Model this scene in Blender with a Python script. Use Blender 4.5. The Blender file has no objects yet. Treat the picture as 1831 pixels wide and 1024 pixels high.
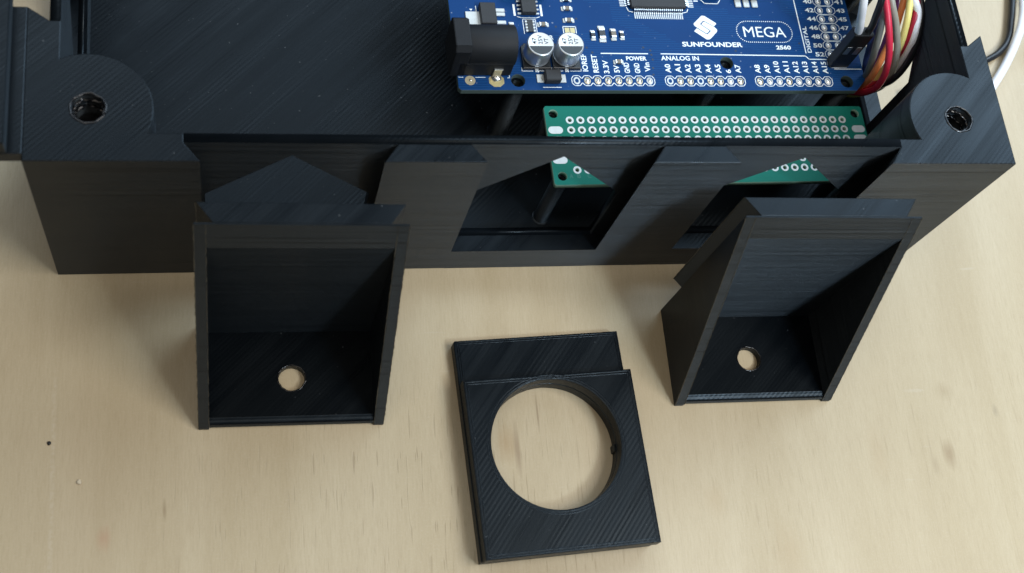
import bpy, bmesh, math, random
from mathutils import Matrix, Vector, noise as mnoise
random.seed(7)
S = 0.001                      # everything below is written in millimetres
scene = bpy.context.scene
col = scene.collection

# ------------------------------------------------------------------ camera
cam_d = bpy.data.cameras.new('camera'); cam = bpy.data.objects.new('camera', cam_d); col.objects.link(cam)
cam_d.sensor_width = 36.0; cam_d.lens = 43.484; cam_d.clip_start = 0.01; cam_d.clip_end = 20.0
cam_d.dof.use_dof = True; cam_d.dof.focus_distance = 0.290; cam_d.dof.aperture_fstop = 24.0
RX = Vector((0.972248, -0.104419, 0.209357)); RY = Vector((-0.020399, -0.929299, -0.368764)); RZ = Vector((0.233061, 0.354259, -0.905639))
cm = Matrix.Identity(4)
for i in range(3):
    cm[i][0] = RX[i]; cm[i][1] = -RY[i]; cm[i][2] = -RZ[i]
cm.translation = Vector((33.2023, -107.9893, 263.4586)) * S
cam.matrix_world = cm
scene.camera = cam

# ------------------------------------------------------------------ world and lamps
world = bpy.data.worlds.new('World'); scene.world = world; world.use_nodes = True
bg = world.node_tree.nodes['Background']
bg.inputs[0].default_value = (0.62, 0.82, 1.0, 1); bg.inputs[1].default_value = 0.125
def area(name, loc, target, size, power, color):
    d = bpy.data.lights.new(name, 'AREA'); d.shape = 'RECTANGLE'; d.size = size[0] * S; d.size_y = size[1] * S
    d.energy = power; d.color = color
    o = bpy.data.objects.new(name, d); col.objects.link(o)
    o.location = Vector(loc) * S
    o.rotation_euler = (Vector(target) - Vector(loc)).to_track_quat('-Z', 'Y').to_euler()
    return o
def spot(name, loc, target, radius, power, color, angle, blend=1.0):
    d = bpy.data.lights.new(name, 'SPOT'); d.energy = power; d.color = color; d.shadow_soft_size = radius * S
    d.spot_size = math.radians(angle); d.spot_blend = blend
    o = bpy.data.objects.new(name, d); col.objects.link(o); o.location = Vector(loc) * S
    o.rotation_euler = (Vector(target) - Vector(loc)).to_track_quat('-Z', 'Y').to_euler()
    return o
area('skylight', (400, -150, 630), (120, -10, 0), (300, 300), 2.9, (0.98, 0.955, 0.92))
spot('ceiling_lamp', (310, -275, 460), (240, 50, 10), 34, 5.6, (0.67, 0.84, 1.0), 58)
area('room_fill', (-140, -120, 900), (0, -10, 0), (560, 560), 1.7, (1.0, 0.87, 0.72))
area('window', (620, 520, 620), (180, 20, 0), (520, 420), 5.6, (0.64, 0.82, 1.0))
area('rear_sheen_fill', (-80, 760, 880), (90, 30, 0), (700, 420), 3.2, (0.76, 0.88, 1.0))  # added cool fill behind the box, no real window; lifts sheen on level tops
scene.view_settings.view_transform = 'Standard'; scene.view_settings.look = 'None'
scene.view_settings.exposure = -0.04; scene.view_settings.gamma = 1.0
scene.view_settings.use_curve_mapping = False

# ------------------------------------------------------------------ materials
def newmat(name):
    m = bpy.data.materials.new(name); m.use_nodes = True
    nt = m.node_tree; return m, nt, nt.nodes['Principled BSDF']
def N(nt, t, **kw):
    n = nt.nodes.new(t)
    for k, v in kw.items(): setattr(n, k, v)
    return n
def math_n(nt, op, a, b=None, clamp=False):
    n = nt.nodes.new('ShaderNodeMath'); n.operation = op; n.use_clamp = clamp
    for i, v in enumerate((a, b)):
        if v is None: continue
        if isinstance(v, (int, float)): n.inputs[i].default_value = v
        else: nt.links.new(v, n.inputs[i])
    return n.outputs[0]
def mixc(nt, fac, a, b):
    n = nt.nodes.new('ShaderNodeMix'); n.data_type = 'RGBA'
    for sock, v in ((n.inputs[0], fac), (n.inputs[6], a), (n.inputs[7], b)):
        if hasattr(v, 'is_linked'): nt.links.new(v, sock)
        elif isinstance(v, (int, float)): sock.default_value = v
        else: sock.default_value = (*v, 1)
    return n.outputs[2]
def mapping(nt, src, scale=(1, 1, 1), rot=(0, 0, 0), loc=(0, 0, 0)):
    n = nt.nodes.new('ShaderNodeMapping'); n.inputs['Scale'].default_value = scale
    n.inputs['Rotation'].default_value = rot; n.inputs['Location'].default_value = loc
    nt.links.new(src, n.inputs[0]); return n.outputs[0]
def noise_n(nt, vec, scale, detail=2, rough=.5, dist=0):
    n = nt.nodes.new('ShaderNodeTexNoise'); n.inputs['Scale'].default_value = scale
    n.inputs['Detail'].default_value = detail; n.inputs['Roughness'].default_value = rough; n.inputs['Distortion'].default_value = dist
    nt.links.new(vec, n.inputs['Vector']); return n.outputs[0]
def ramp(nt, fac, p0, p1):
    n = nt.nodes.new('ShaderNodeMapRange'); n.inputs[1].default_value = p0; n.inputs[2].default_value = p1
    nt.links.new(fac, n.inputs[0]); return n.outputs[0]
def simple(name, colr, rough=.5, metal=0.0, var=0.0, vscale=400, bump=0.0, bscale=1500, spec=None, coat=0.0):
    m, nt, b = newmat(name)
    b.inputs['Roughness'].default_value = rough; b.inputs['Metallic'].default_value = metal
    if spec is not None: b.inputs['Specular IOR Level'].default_value = spec
    if coat: b.inputs['Coat Weight'].default_value = coat; b.inputs['Coat Roughness'].default_value = .1
    tc = N(nt, 'ShaderNodeTexCoord')
    nz = noise_n(nt, tc.outputs['Object'], vscale, 3)
    nt.links.new(mixc(nt, nz, tuple(c * (1 - var) for c in colr), tuple(min(1, c * (1 + var)) for c in colr)), b.inputs['Base Color'])
    nt.links.new(ramp(nt, nz, -1.0, 2.0), b.inputs['Roughness']) if False else None
    if bump:
        bp = N(nt, 'ShaderNodeBump'); bp.inputs['Distance'].default_value = 0.0001; bp.inputs['Strength'].default_value = bump
        nt.links.new(noise_n(nt, tc.outputs['Object'], bscale, 3), bp.inputs['Height']); nt.links.new(bp.outputs[0], b.inputs['Normal'])
    return m

def printed(name, base, period=.85, top_strength=.55, side_strength=.5, rough=.33, ang=45, lev_spec=.22):
    """black filament: diagonal infill roads on level faces, layer lines on upright ones"""
    m, nt, b = newmat(name)
    tc = N(nt, 'ShaderNodeTexCoord'); oc = tc.outputs['Object']
    geo = N(nt, 'ShaderNodeNewGeometry'); sep = N(nt, 'ShaderNodeSeparateXYZ'); nt.links.new(geo.outputs['True Normal'], sep.inputs[0])
    level = ramp(nt, math_n(nt, 'ABSOLUTE', sep.outputs[2]), .75, .95)
    # level faces
    big = noise_n(nt, oc, 55, 2)
    r = mapping(nt, oc, rot=(0, 0, math.radians(ang)))
    w = N(nt, 'ShaderNodeTexWave'); w.wave_type = 'BANDS'; w.bands_direction = 'X'; w.wave_profile = 'SIN'
    w.inputs['Scale'].default_value = .314 / (period * S); w.inputs['Distortion'].default_value = .7
    w.inputs['Detail'].default_value = 2; w.inputs['Detail Scale'].default_value = .25
    nt.links.new(r, w.inputs['Vector'])
    streak = noise_n(nt, mapping(nt, r, scale=(1100, 40, 1)), 1, 3)          # some roads stand higher than others
    amp = math_n(nt, 'ADD', .15, ramp(nt, big, .42, .60))
    top = math_n(nt, 'ADD', math_n(nt, 'MULTIPLY', w.outputs['Fac'], amp), math_n(nt, 'MULTIPLY', streak, 1.3))
    # upright faces
    lay = noise_n(nt, mapping(nt, oc, scale=(18, 18, 3300)), 1, 2, .6)
    lay2 = noise_n(nt, mapping(nt, oc, scale=(9, 9, 1500)), 1, 2, .6)
    bead = N(nt, 'ShaderNodeTexWave'); bead.wave_type = 'BANDS'; bead.bands_direction = 'Z'; bead.wave_profile = 'SIN'
    bead.inputs['Scale'].default_value = .314 / (.32 * S); bead.inputs['Distortion'].default_value = .35; bead.inputs['Detail Scale'].default_value = .1
    nt.links.new(oc, bead.inputs['Vector'])
    side = math_n(nt, 'ADD', math_n(nt, 'MULTIPLY', bead.outputs['Fac'], 1.4), math_n(nt, 'ADD', math_n(nt, 'MULTIPLY', lay, .5), math_n(nt, 'MULTIPLY', lay2, 1.5)))
    thin = noise_n(nt, mapping(nt, oc, scale=(7, 7, 2300), loc=(1, 4, 2)), 1, 1, .5)
    gaps = math_n(nt, 'MAXIMUM', ramp(nt, lay2, .60, .69), ramp(nt, thin, .64, .72))
    h = N(nt, 'ShaderNodeMix'); nt.links.new(level, h.inputs[0])
    nt.links.new(math_n(nt, 'MULTIPLY', side, side_strength), h.inputs[2]); nt.links.new(math_n(nt, 'MULTIPLY', top, top_strength), h.inputs[3])
    fine = noise_n(nt, oc, 2600, 2)
    hh = math_n(nt, 'ADD', h.outputs[0], math_n(nt, 'MULTIPLY', fine, math_n(nt, 'SUBTRACT', .25, math_n(nt, 'MULTIPLY', level, .20))))
    broad = noise_n(nt, mapping(nt, r, scale=(260, 9, 1), loc=(2, 5, 0)), 1, 3, .7)
    bp = N(nt, 'ShaderNodeBump'); bp.inputs['Distance'].default_value = .00012; bp.inputs['Strength'].default_value = 1.0
    nt.links.new(hh, bp.inputs['Height']); nt.links.new(bp.outputs[0], b.inputs['Normal'])
    nt.links.new(math_n(nt, 'MULTIPLY', math_n(nt, 'SUBTRACT', .36, math_n(nt, 'MULTIPLY', level, .36 - lev_spec)), math_n(nt, 'SUBTRACT', 1.0, math_n(nt, 'MULTIPLY', gaps, math_n(nt, 'MULTIPLY', math_n(nt, 'SUBTRACT', 1.0, level), .5)))), b.inputs['Specular IOR Level']); b.inputs['Specular Tint'].default_value = (.74, .89, 1.0, 1)
    dark = tuple(c * .45 for c in base)
    gapm = math_n(nt, 'MULTIPLY', gaps, math_n(nt, 'SUBTRACT', 1.0, level))
    c1 = mixc(nt, big, tuple(c * .8 for c in base), tuple(c * 1.25 for c in base))
    c2 = mixc(nt, gapm, c1, dark)
    dust = ramp(nt, noise_n(nt, oc, 1500, 0), .862, .885)
    c3 = mixc(nt, math_n(nt, 'MULTIPLY', dust, .22), c2, (.25, .27, .28))
    nt.links.new(c3, b.inputs['Base Color'])
    nt.links.new(math_n(nt, 'ADD', rough - .12, math_n(nt, 'ADD', math_n(nt, 'MULTIPLY', big, .14), math_n(nt, 'ADD', math_n(nt, 'MULTIPLY', lay2, .12), math_n(nt, 'MULTIPLY', math_n(nt, 'MULTIPLY', math_n(nt, 'SUBTRACT', broad, .5), .55), level)))), b.inputs['Roughness'])
    return m

M = {}
M['black'] = printed('black_filament', (.0034, .0046, .0060), top_strength=.11, side_strength=1.25)
M['black_plate'] = printed('black_filament_coarse', (.0034, .0048, .0064), period=.95, top_strength=.12, ang=40)
M['black_floor'] = printed('black_filament_floor', (.0034, .0048, .0064), period=1.0, top_strength=.34, rough=.45)
M['black_shaded'] = printed('black_filament_shaded', (.0012, .0020, .0030), period=.8, top_strength=.06, lev_spec=.12)  # bracket floors: shade of the recess painted in as a darker base
M['molten'] = simple('melted_black_plastic', (.006, .006, .007), rough=.12, bump=1.0, bscale=900)
M['bead'] = simple('glossy_black_bead', (.005, .007, .009), rough=.12, var=.1, spec=1.0)
M['jack'] = simple('black_moulded_plastic', (.010, .012, .015), rough=.62, spec=.3, var=.2, bump=.25, bscale=2500)
M['chip'] = simple('chip_epoxy', (.022, .024, .027), rough=.6, var=.2, bump=.3, bscale=3000)
M['connector'] = simple('connector_plastic', (.006, .007, .008), rough=.35, var=.1)
M['silver'] = simple('tinned_metal', (.72, .74, .74), rough=.34, metal=1.0, var=.12, bump=.6, bscale=1800)
M['tin'] = simple('dull_tinned_pad', (.60, .64, .64), rough=.5, metal=.25, var=.12, vscale=900, bump=.3, bscale=2500)
M['solder_gold'] = simple('flux_stained_pad', (.56, .50, .34), rough=.42, metal=.35, var=.25, vscale=900, bump=.5, bscale=2500)
M['solder'] = simple('bright_solder', (.78, .78, .76), rough=.2, metal=.9, var=.1, bump=.9, bscale=1400)
M['alu'] = simple('aluminium_can', (.60, .64, .67), rough=.36, metal=.85, var=.08, bump=.2, bscale=3000)
M['alu_top'] = simple('aluminium_can_top', (.74, .78, .80), rough=.5, metal=.3, var=.05)
M['mark'] = simple('can_marking_print', (.035, .045, .05), rough=.5)
M['silk'] = simple('white_silkscreen', (.86, .95, .98), rough=.6, var=.06, vscale=1500)
M['faint'] = simple('faint_green_print', (.02, .19, .15), rough=.5)
M['ceramic_tan'] = simple('ceramic_tan', (.20, .17, .13), rough=.5, var=.2)
M['ceramic_black'] = simple('ceramic_black', (.02, .022, .025), rough=.4)
M['brass'] = simple('gilded_pad', (.55, .47, .24), rough=.4, metal=.4, var=.15)
M['grey_rubber'] = simple('grey_rubber', (.13, .14, .145), rough=.6, var=.1)
M['chipwood'] = simple('pale_wood_chip', (.62, .54, .40), rough=.6, var=.1)
M['via'] = simple('via_recess', (.004, .02, .06), rough=.5)
M['hole_dark'] = simple('drilled_hole', (.02, .02, .018), rough=.8)
for nm, c in (('white', (.88, .90, .95)), ('black', (.008, .009, .012)), ('red', (.66, .03, .075)), ('grey', (.17, .18, .17)), ('olive', (.33, .33, .28)),
              ('orange', (.95, .30, .10)), ('yellow', (.92, .82, .28)), ('purple', (.30, .09, .36)), ('blue', (.03, .05, .17)), ('crimson', (.42, .02, .05))):
    M['w_' + nm] = simple('wire_' + nm, c, rough=.38, var=.06, bump=.1)

def pcb(name, base, trace, edge, tscale=None):
    m, nt, b = newmat(name); tc = N(nt, 'ShaderNodeTexCoord'); oc = tc.outputs['Object']
    geo = N(nt, 'ShaderNodeNewGeometry'); sep = N(nt, 'ShaderNodeSeparateXYZ'); nt.links.new(geo.outputs['True Normal'], sep.inputs[0])
    lev = ramp(nt, math_n(nt, 'ABSOLUTE', sep.outputs[2]), .4, .6)
    big = noise_n(nt, oc, 40, 3)
    c = mixc(nt, big, tuple(v * .8 for v in base), tuple(v * 1.2 for v in base))
    if tscale:
        # copper runs under the mask: fine level lines broken up by blocks
        w = N(nt, 'ShaderNodeTexWave'); w.bands_direction = 'Y'; w.inputs['Scale'].default_value = .314 / (tscale * S); w.inputs['Distortion'].default_value = 0
        nt.links.new(oc, w.inputs['Vector'])
        line = ramp(nt, w.outputs['Fac'], .55, .8)
        blk = N(nt, 'ShaderNodeTexVoronoi'); blk.distance = 'CHEBYCHEV'; blk.inputs['Scale'].default_value = 110
        nt.links.new(mapping(nt, oc, scale=(.6, 1, 0)), blk.inputs['Vector'])
        sp = N(nt, 'ShaderNodeSeparateColor'); nt.links.new(blk.outputs['Color'], sp.inputs[0])
        on = ramp(nt, sp.outputs[0], .38, .42)
        fac = math_n(nt, 'MULTIPLY', line, on)
        c = mixc(nt, math_n(nt, 'MULTIPLY', fac, .55), c, trace)
        bp = N(nt, 'ShaderNodeBump'); bp.inputs['Distance'].default_value = .00004; bp.inputs['Strength'].default_value = .6
        nt.links.new(fac, bp.inputs['Height']); nt.links.new(bp.outputs[0], b.inputs['Normal'])
        dust = ramp(nt, noise_n(nt, oc, 1300, 0), .80, .83)
        c = mixc(nt, math_n(nt, 'MULTIPLY', dust, .5), c, (.3, .36, .45))
    nt.links.new(mixc(nt, lev, edge, c), b.inputs['Base Color'])
    b.inputs['Roughness'].default_value = .55; b.inputs['Specular IOR Level'].default_value = .14
    return m
M['pcb_blue'] = pcb('blue_solder_mask', (.003, .044, .170), (.006, .074, .23), (.10, .14, .13), tscale=.62)
M['pcb_green'] = pcb('green_solder_mask', (.005, .158, .116), (.01, .2, .15), (.22, .36, .28))

def wood_mat():
    m, nt, b = newmat('pale_plywood'); tc = N(nt, 'ShaderNodeTexCoord'); oc = tc.outputs['Object']
    rot = mapping(nt, oc, rot=(0, 0, math.radians(1.5)))
    g1 = noise_n(nt, mapping(nt, rot, scale=(48, 7, 1)), 1, 5, .6, .5)
    g2 = noise_n(nt, mapping(nt, rot, scale=(900, 30, 1)), 1, 3, .6)
    cloud = noise_n(nt, mapping(nt, rot, scale=(22, 12, 1)), 1, 3, .55, .3)
    c = mixc(nt, ramp(nt, g1, .3, .7), (.445, .352, .212), (.54, .448, .296))
    c = mixc(nt, math_n(nt, 'MULTIPLY', ramp(nt, g2, .45, .75), .20), c, (.40, .31, .19))
    fib = noise_n(nt, mapping(nt, rot, scale=(3200, 260, 1)), 1, 3, .7)
    c = mixc(nt, math_n(nt, 'MULTIPLY', ramp(nt, fib, .45, .75), .38), c, (.36, .27, .16))
    spk = noise_n(nt, oc, 2400, 2, .6)
    c = mixc(nt, math_n(nt, 'MULTIPLY', ramp(nt, spk, .50, .75), .16), c, (.62, .56, .45))
    c = mixc(nt, math_n(nt, 'MULTIPLY', ramp(nt, cloud, .55, .80), .35), c, (.44, .33, .20))
    # short dark pores along the grain, in drifts
    pore = ramp(nt, noise_n(nt, mapping(nt, rot, scale=(2100, 130, 1), loc=(3, 1, 0)), 1, 0, .5), .72, .77)
    drift = ramp(nt, noise_n(nt, mapping(nt, rot, scale=(13, 11, 1), loc=(7.3, 2, 0)), 1, 1), .56, .66)
    px_ = N(nt, 'ShaderNodeSeparateXYZ'); nt.links.new(oc, px_.inputs[0])
    qx = math_n(nt, 'DIVIDE', math_n(nt, 'SUBTRACT', px_.outputs[0], .068), .062); qy = math_n(nt, 'DIVIDE', math_n(nt, 'SUBTRACT', px_.outputs[1], -.062), .034)
    near = ramp(nt, math_n(nt, 'SQRT', math_n(nt, 'ADD', math_n(nt, 'MULTIPLY', qx, qx), math_n(nt, 'MULTIPLY', qy, qy))), 1.15, .55)
    pf = math_n(nt, 'MULTIPLY', pore, math_n(nt, 'MAXIMUM', math_n(nt, 'MULTIPLY', drift, .35), math_n(nt, 'MULTIPLY', near, ramp(nt, drift, -.6, .5))))
    c = mixc(nt, math_n(nt, 'MULTIPLY', pf, .30), c, (.17, .11, .06))
    # knots and stains
    sx = N(nt, 'ShaderNodeSeparateXYZ'); nt.links.new(oc, sx.inputs[0])
    for (x, y, rx, ry, k, cc) in ((204.7, -50.8, 2.2, 4.2, .5, (.24, .15, .07)), (200.3, -53.1, 1.3, 4.0, .4, (.30, .22, .13)), (207.6, -35.2, 3.0, 3.0, .35, (.34, .25, .14)),
                                  (95.6, -42.5, 2.6, 5.5, .5, (.34, .21, .09)), (98.0, -44, .8, 7, .5, (.20, .12, .06)), (103.6, -36, .35, 6, .6, (.20, .13, .07)), (220.2, -40.7, 1.0, 2.2, .5, (.30, .24, .16)),
                                  (186, -50, 3, 9, .25, (.40, .28, .15)), (159, -71, 5, 8, .28, (.42, .30, .16)), (28.5, -18, 4, 5, .18, (.42, .30, .16)), (143, -58, 3.2, 5, .25, (.42, .29, .15)), (10, -58, 2, 3.2, .35, (.45, .22, .13)), (22, -53, .5, 3, .55, (.24, .16, .08))):
        dx = math_n(nt, 'DIVIDE', math_n(nt, 'SUBTRACT', sx.outputs[0], x * S), rx * S)
        dy = math_n(nt, 'DIVIDE', math_n(nt, 'SUBTRACT', sx.outputs[1], y * S), ry * S)
        d = math_n(nt, 'SQRT', math_n(nt, 'ADD', math_n(nt, 'MULTIPLY', dx, dx), math_n(nt, 'MULTIPLY', dy, dy)))
        d = math_n(nt, 'ADD', d, math_n(nt, 'MULTIPLY', math_n(nt, 'SUBTRACT', g2, .5), 1.2))
        c = mixc(nt, math_n(nt, 'MULTIPLY', ramp(nt, d, 1.0, .15), k), c, cc)
    # pale scuffs and one long crease
    sc = ramp(nt, noise_n(nt, mapping(nt, oc, scale=(60, 500, 1), rot=(0, 0, .6)), 1, 1), .74, .80)
    c = mixc(nt, math_n(nt, 'MULTIPLY', sc, .12), c, (.66, .63, .55))
    cr = math_n(nt, 'ABSOLUTE', math_n(nt, 'SUBTRACT', sx.outputs[0], -.0001))
    crm = math_n(nt, 'MULTIPLY', ramp(nt, cr, .0007, .0002), math_n(nt, 'MULTIPLY', ramp(nt, sx.outputs[1], -.020, -.026), ramp(nt, noise_n(nt, oc, 900, 1), .35, .6)))
    c = mixc(nt, math_n(nt, 'MULTIPLY', crm, .2), c, (.66, .60, .48))
    nt.links.new(c, b.inputs['Base Color'])
    b.inputs['Roughness'].default_value = .42
    bp = N(nt, 'ShaderNodeBump'); bp.inputs['Distance'].default_value = .00006; bp.inputs['Strength'].default_value = .5
    nt.links.new(math_n(nt, 'SUBTRACT', g2, math_n(nt, 'MULTIPLY', pf, 1.5)), bp.inputs['Height']); nt.links.new(bp.outputs[0], b.inputs['Normal'])
    return m
M['wood'] = wood_mat()

# ------------------------------------------------------------------ mesh helpers
def link(o, parent=None):
    col.objects.link(o)
    if parent is not None: o.parent = parent
    return o
def finish(me, name, mats, parent, loc=(0, 0, 0), rz=0, smooth=None):
    for mt in (mats if isinstance(mats, (list, tuple)) else [mats]): me.materials.append(M[mt])
    if smooth is not None:
        for p in me.polygons: p.use_smooth = True
        me.set_sharp_from_angle(angle=math.radians(smooth))
    o = bpy.data.objects.new(name, me); o.location = Vector(loc) * S; o.rotation_euler = (0, 0, math.radians(rz))
    return link(o, parent)
def empty(name, loc, rz=0, label=None, cat=None, group=None):
    o = bpy.data.objects.new(name, None); o.empty_display_size = .01
    o.location = Vector(loc) * S; o.rotation_euler = (0, 0, math.radians(rz)); link(o)
    tag(o, label, cat, group); return o
def tag(o, label=None, cat=None, group=None, kind=None):
    if label: o['label'] = label
    if cat: o['category'] = cat
    if group: o['group'] = group
    if kind: o['kind'] = kind
    return o
def curve_mesh(cu):
    ob = bpy.data.objects.new('tmp', cu); col.objects.link(ob)
    dg = bpy.context.evaluated_depsgraph_get(); dg.update()
    me = bpy.data.meshes.new_from_object(ob.evaluated_get(dg), depsgraph=dg)
    bpy.data.objects.remove(ob); bpy.data.curves.remove(cu)
    me.materials.clear(); return me
def ext(name, loops, w0, w1, mat, parent, axis='Z', bevel=0.0, smooth=14, loc=(0, 0, 0), rz=0):
    """flat outline (first loop) with holes, extruded w0..w1 along axis"""
    cu = bpy.data.curves.new('c', 'CURVE'); cu.dimensions = '2D'; cu.fill_mode = 'BOTH'
    for lp in loops:
        sp = cu.splines.new('POLY'); sp.points.add(len(lp) - 1); sp.use_cyclic_u = True
        for pnt, (u, v) in zip(sp.points, lp): pnt.co = (u, v, 0, 1)
    cu.extrude = (w1 - w0) / 2 - bevel
    if bevel: cu.bevel_depth = bevel; cu.offset = -bevel; cu.bevel_resolution = 1
    me = curve_mesh(cu); mid = (w0 + w1) / 2
    for v in me.vertices:
        x, y, z = v.co; z += mid
        v.co = Vector({'Z': (x, y, z), 'Y': (x, z, y), 'X': (z, x, y)}[axis]) * S
    bm = bmesh.new(); bm.from_mesh(me); bmesh.ops.remove_doubles(bm, verts=bm.verts, dist=1e-7)
    bmesh.ops.recalc_face_normals(bm, faces=bm.faces); bm.to_mesh(me); bm.free()
    return finish(me, name, mat, parent, loc, rz, smooth)
def circ(cx, cy, r, n=48, a0=0, a1=360, close=False):
    m = n if not close else n
    full = abs(a1 - a0) >= 360
    return [(cx + r * math.cos(math.radians(a0 + (a1 - a0) * i / (m if full else m - 1))), cy + r * math.sin(math.radians(a0 + (a1 - a0) * i / (m if full else m - 1)))) for i in range(m)]
def box_mesh(x0, x1, y0, y1, z0, z1, bevel=0.0, seg=1):
    bm = bmesh.new(); bmesh.ops.create_cube(bm, size=1)
    for v in bm.verts:
        v.co = Vector(((x0 + x1) / 2 + v.co.x * (x1 - x0), (y0 + y1) / 2 + v.co.y * (y1 - y0), (z0 + z1) / 2 + v.co.z * (z1 - z0))) * S
    if bevel: bmesh.ops.bevel(bm, geom=bm.edges[:], offset=bevel * S, segments=seg, affect='EDGES', profile=.5)
    me = bpy.data.meshes.new('m'); bm.to_mesh(me); bm.free(); return me
def box(name, b, mat, parent, bevel=0.0, loc=(0, 0, 0), rz=0, seg=1):
    return finish(box_mesh(*b, bevel=bevel, seg=seg), name, mat, parent, loc, rz, 30 if bevel else None)
def lathe(name, prof, mat, parent, loc=(0, 0, 0), n=40, mats_by_seg=None):
    vs, fs, mi = [], [], []
    for r, z in prof:
        for i in range(n):
            a = 2 * math.pi * i / n; vs.append((r * math.cos(a) * S, r * math.sin(a) * S, z * S))
    for k in range(len(prof) - 1):
        for i in range(n):
            j = (i + 1) % n; fs.append((k * n + i, k * n + j, (k + 1) * n + j, (k + 1) * n + i)); mi.append(mats_by_seg[k] if mats_by_seg else 0)
    me = bpy.data.meshes.new('m'); me.from_pydata(vs, [], fs)
    for p, k in zip(me.polygons, mi): p.material_index = k
    bm = bmesh.new(); bm.from_mesh(me); bmesh.ops.remove_doubles(bm, verts=bm.verts, dist=2e-6); bmesh.ops.recalc_face_normals(bm, faces=bm.faces); bm.to_mesh(me); bm.free()
    return finish(me, name, mat, parent, loc, 0, 35)
def tube(name, pts, r, mat, parent, res=6):
    cu = bpy.data.curves.new('c', 'CURVE'); cu.dimensions = '3D'; cu.bevel_depth = r; cu.bevel_resolution = 3; cu.resolution_u = res; cu.use_fill_caps = True
    sp = cu.splines.new('BEZIER'); sp.bezier_points.add(len(pts) - 1)
    for bp, q in zip(sp.bezier_points, pts): bp.co = q; bp.handle_left_type = bp.handle_right_type = 'AUTO'
    me = curve_mesh(cu)
    for v in me.vertices: v.co *= S
    return finish(me, name, mat, parent, smooth=60)
def poly(name, polys, z, mat, parent, loc=(0, 0, 0), rz=0):
    """thin flat print: list of convex or filled outlines"""
    vs, fs = [], []
    for pl in polys:
        k = len(vs); vs += [(x * S, y * S, z * S) for x, y in pl]; fs.append(tuple(range(k, k + len(pl))))
    me = bpy.data.meshes.new('m'); me.from_pydata(vs, [], fs)
    return finish(me, name, mat, parent, loc, rz)
def stroke(pts, w, closed=False):
    """quads along a polyline"""
    out = []; n = len(pts)
    for i in range(n if closed else n - 1):
        a = Vector(pts[i]); b = Vector(pts[(i + 1) % n]); d = (b - a).normalized(); nn = Vector((-d.y, d.x)) * w / 2; e = d * w * .35
        out.append([tuple(a - e - nn), tuple(b + e - nn), tuple(b + e + nn), tuple(a - e + nn)])
    return out
def text(body, x0, y0, x1, y1, z, mat, parent, rot=0, bold=.012, name='lettering', spacing=1.0):
    """lettering fitted to a rectangle of the board; rot=90 reads upwards"""
    cu = bpy.data.curves.new('t', 'FONT'); cu.body = body; cu.size = 1; cu.offset = bold; cu.resolution_u = 3; cu.space_character = spacing
    me = curve_mesh(cu)
    xs = [v.co.x for v in me.vertices]; ys = [v.co.y for v in me.vertices]
    a0, a1, b0, b1 = min(xs), max(xs), min(ys), max(ys)
    for v in me.vertices:
        u = (v.co.x - a0) / (a1 - a0); w = (v.co.y - b0) / (b1 - b0)
        if rot == 90: v.co = Vector((x1 - w * (x1 - x0), y0 + u * (y1 - y0), z)) * S
        else: v.co = Vector((x0 + u * (x1 - x0), y0 + w * (y1 - y0), z)) * S
    return finish(me, name, mat, parent)
def dup(o, parent, loc, rz=0, name=None):
    c = o.copy(); c.location = Vector(loc) * S; c.rotation_euler = (0, 0, math.radians(rz)); c.parent = parent
    if name: c.name = name
    col.objects.link(c); return c
def rough_ring(name, R0, r0, mat, parent, loc, amp=.35, seed=0, n=56, m=10):
    vs, fs = [], []
    for i in range(n):
        a = 2 * math.pi * i / n
        for j in range(m):
            t = 2 * math.pi * j / m
            k = 1 + amp * 2 * mnoise.noise(Vector((math.cos(a) * 2.4 + seed, math.sin(a) * 2.4, j * .35)))
            rr = R0 + amp * 1.2 * mnoise.noise(Vector((math.cos(a) * 3 + seed, math.sin(a) * 3, 5))) + r0 * k * math.cos(t)
            vs.append((rr * math.cos(a) * S, rr * math.sin(a) * S, r0 * k * .8 * math.sin(t) * S))
    for i in range(n):
        for j in range(m):
            fs.append((i * m + j, ((i + 1) % n) * m + j, ((i + 1) % n) * m + (j + 1) % m, i * m + (j + 1) % m))
    me = bpy.data.meshes.new('m'); me.from_pydata(vs, [], fs)
    return finish(me, name, mat, parent, loc, 0, 60)

def beads(name, loops, r, mat, parent, z):
    """printed outline roads: half-sunk beads along closed loops, one part"""
    cu = bpy.data.curves.new('c', 'CURVE'); cu.dimensions = '3D'; cu.bevel_depth = r; cu.bevel_resolution = 1
    for lp in loops:
        pts = []
        for (x0, y0), (x1, y1) in zip(lp, lp[1:] + lp[:1]):
            L = math.hypot(x1 - x0, y1 - y0); n = max(1, int(L / .9))
            pts += [(x0 + (x1 - x0) * i / n, y0 + (y1 - y0) * i / n) for i in range(n)]
        sp = cu.splines.new('POLY'); sp.points.add(len(pts) - 1); sp.use_cyclic_u = True
        for p, (x, y) in zip(sp.points, pts):
            k = mnoise.noise(Vector((x * .7, y * .7, 3)))
            p.co = (x + .05 * k, y + .05 * mnoise.noise(Vector((x * .7, y * .7, 8))), z - r * .55, 1); p.radius = 1 + .35 * k
    me = curve_mesh(cu)
    for v in me.vertices: v.co *= S
    return finish(me, name, mat, parent, smooth=70)
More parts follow.
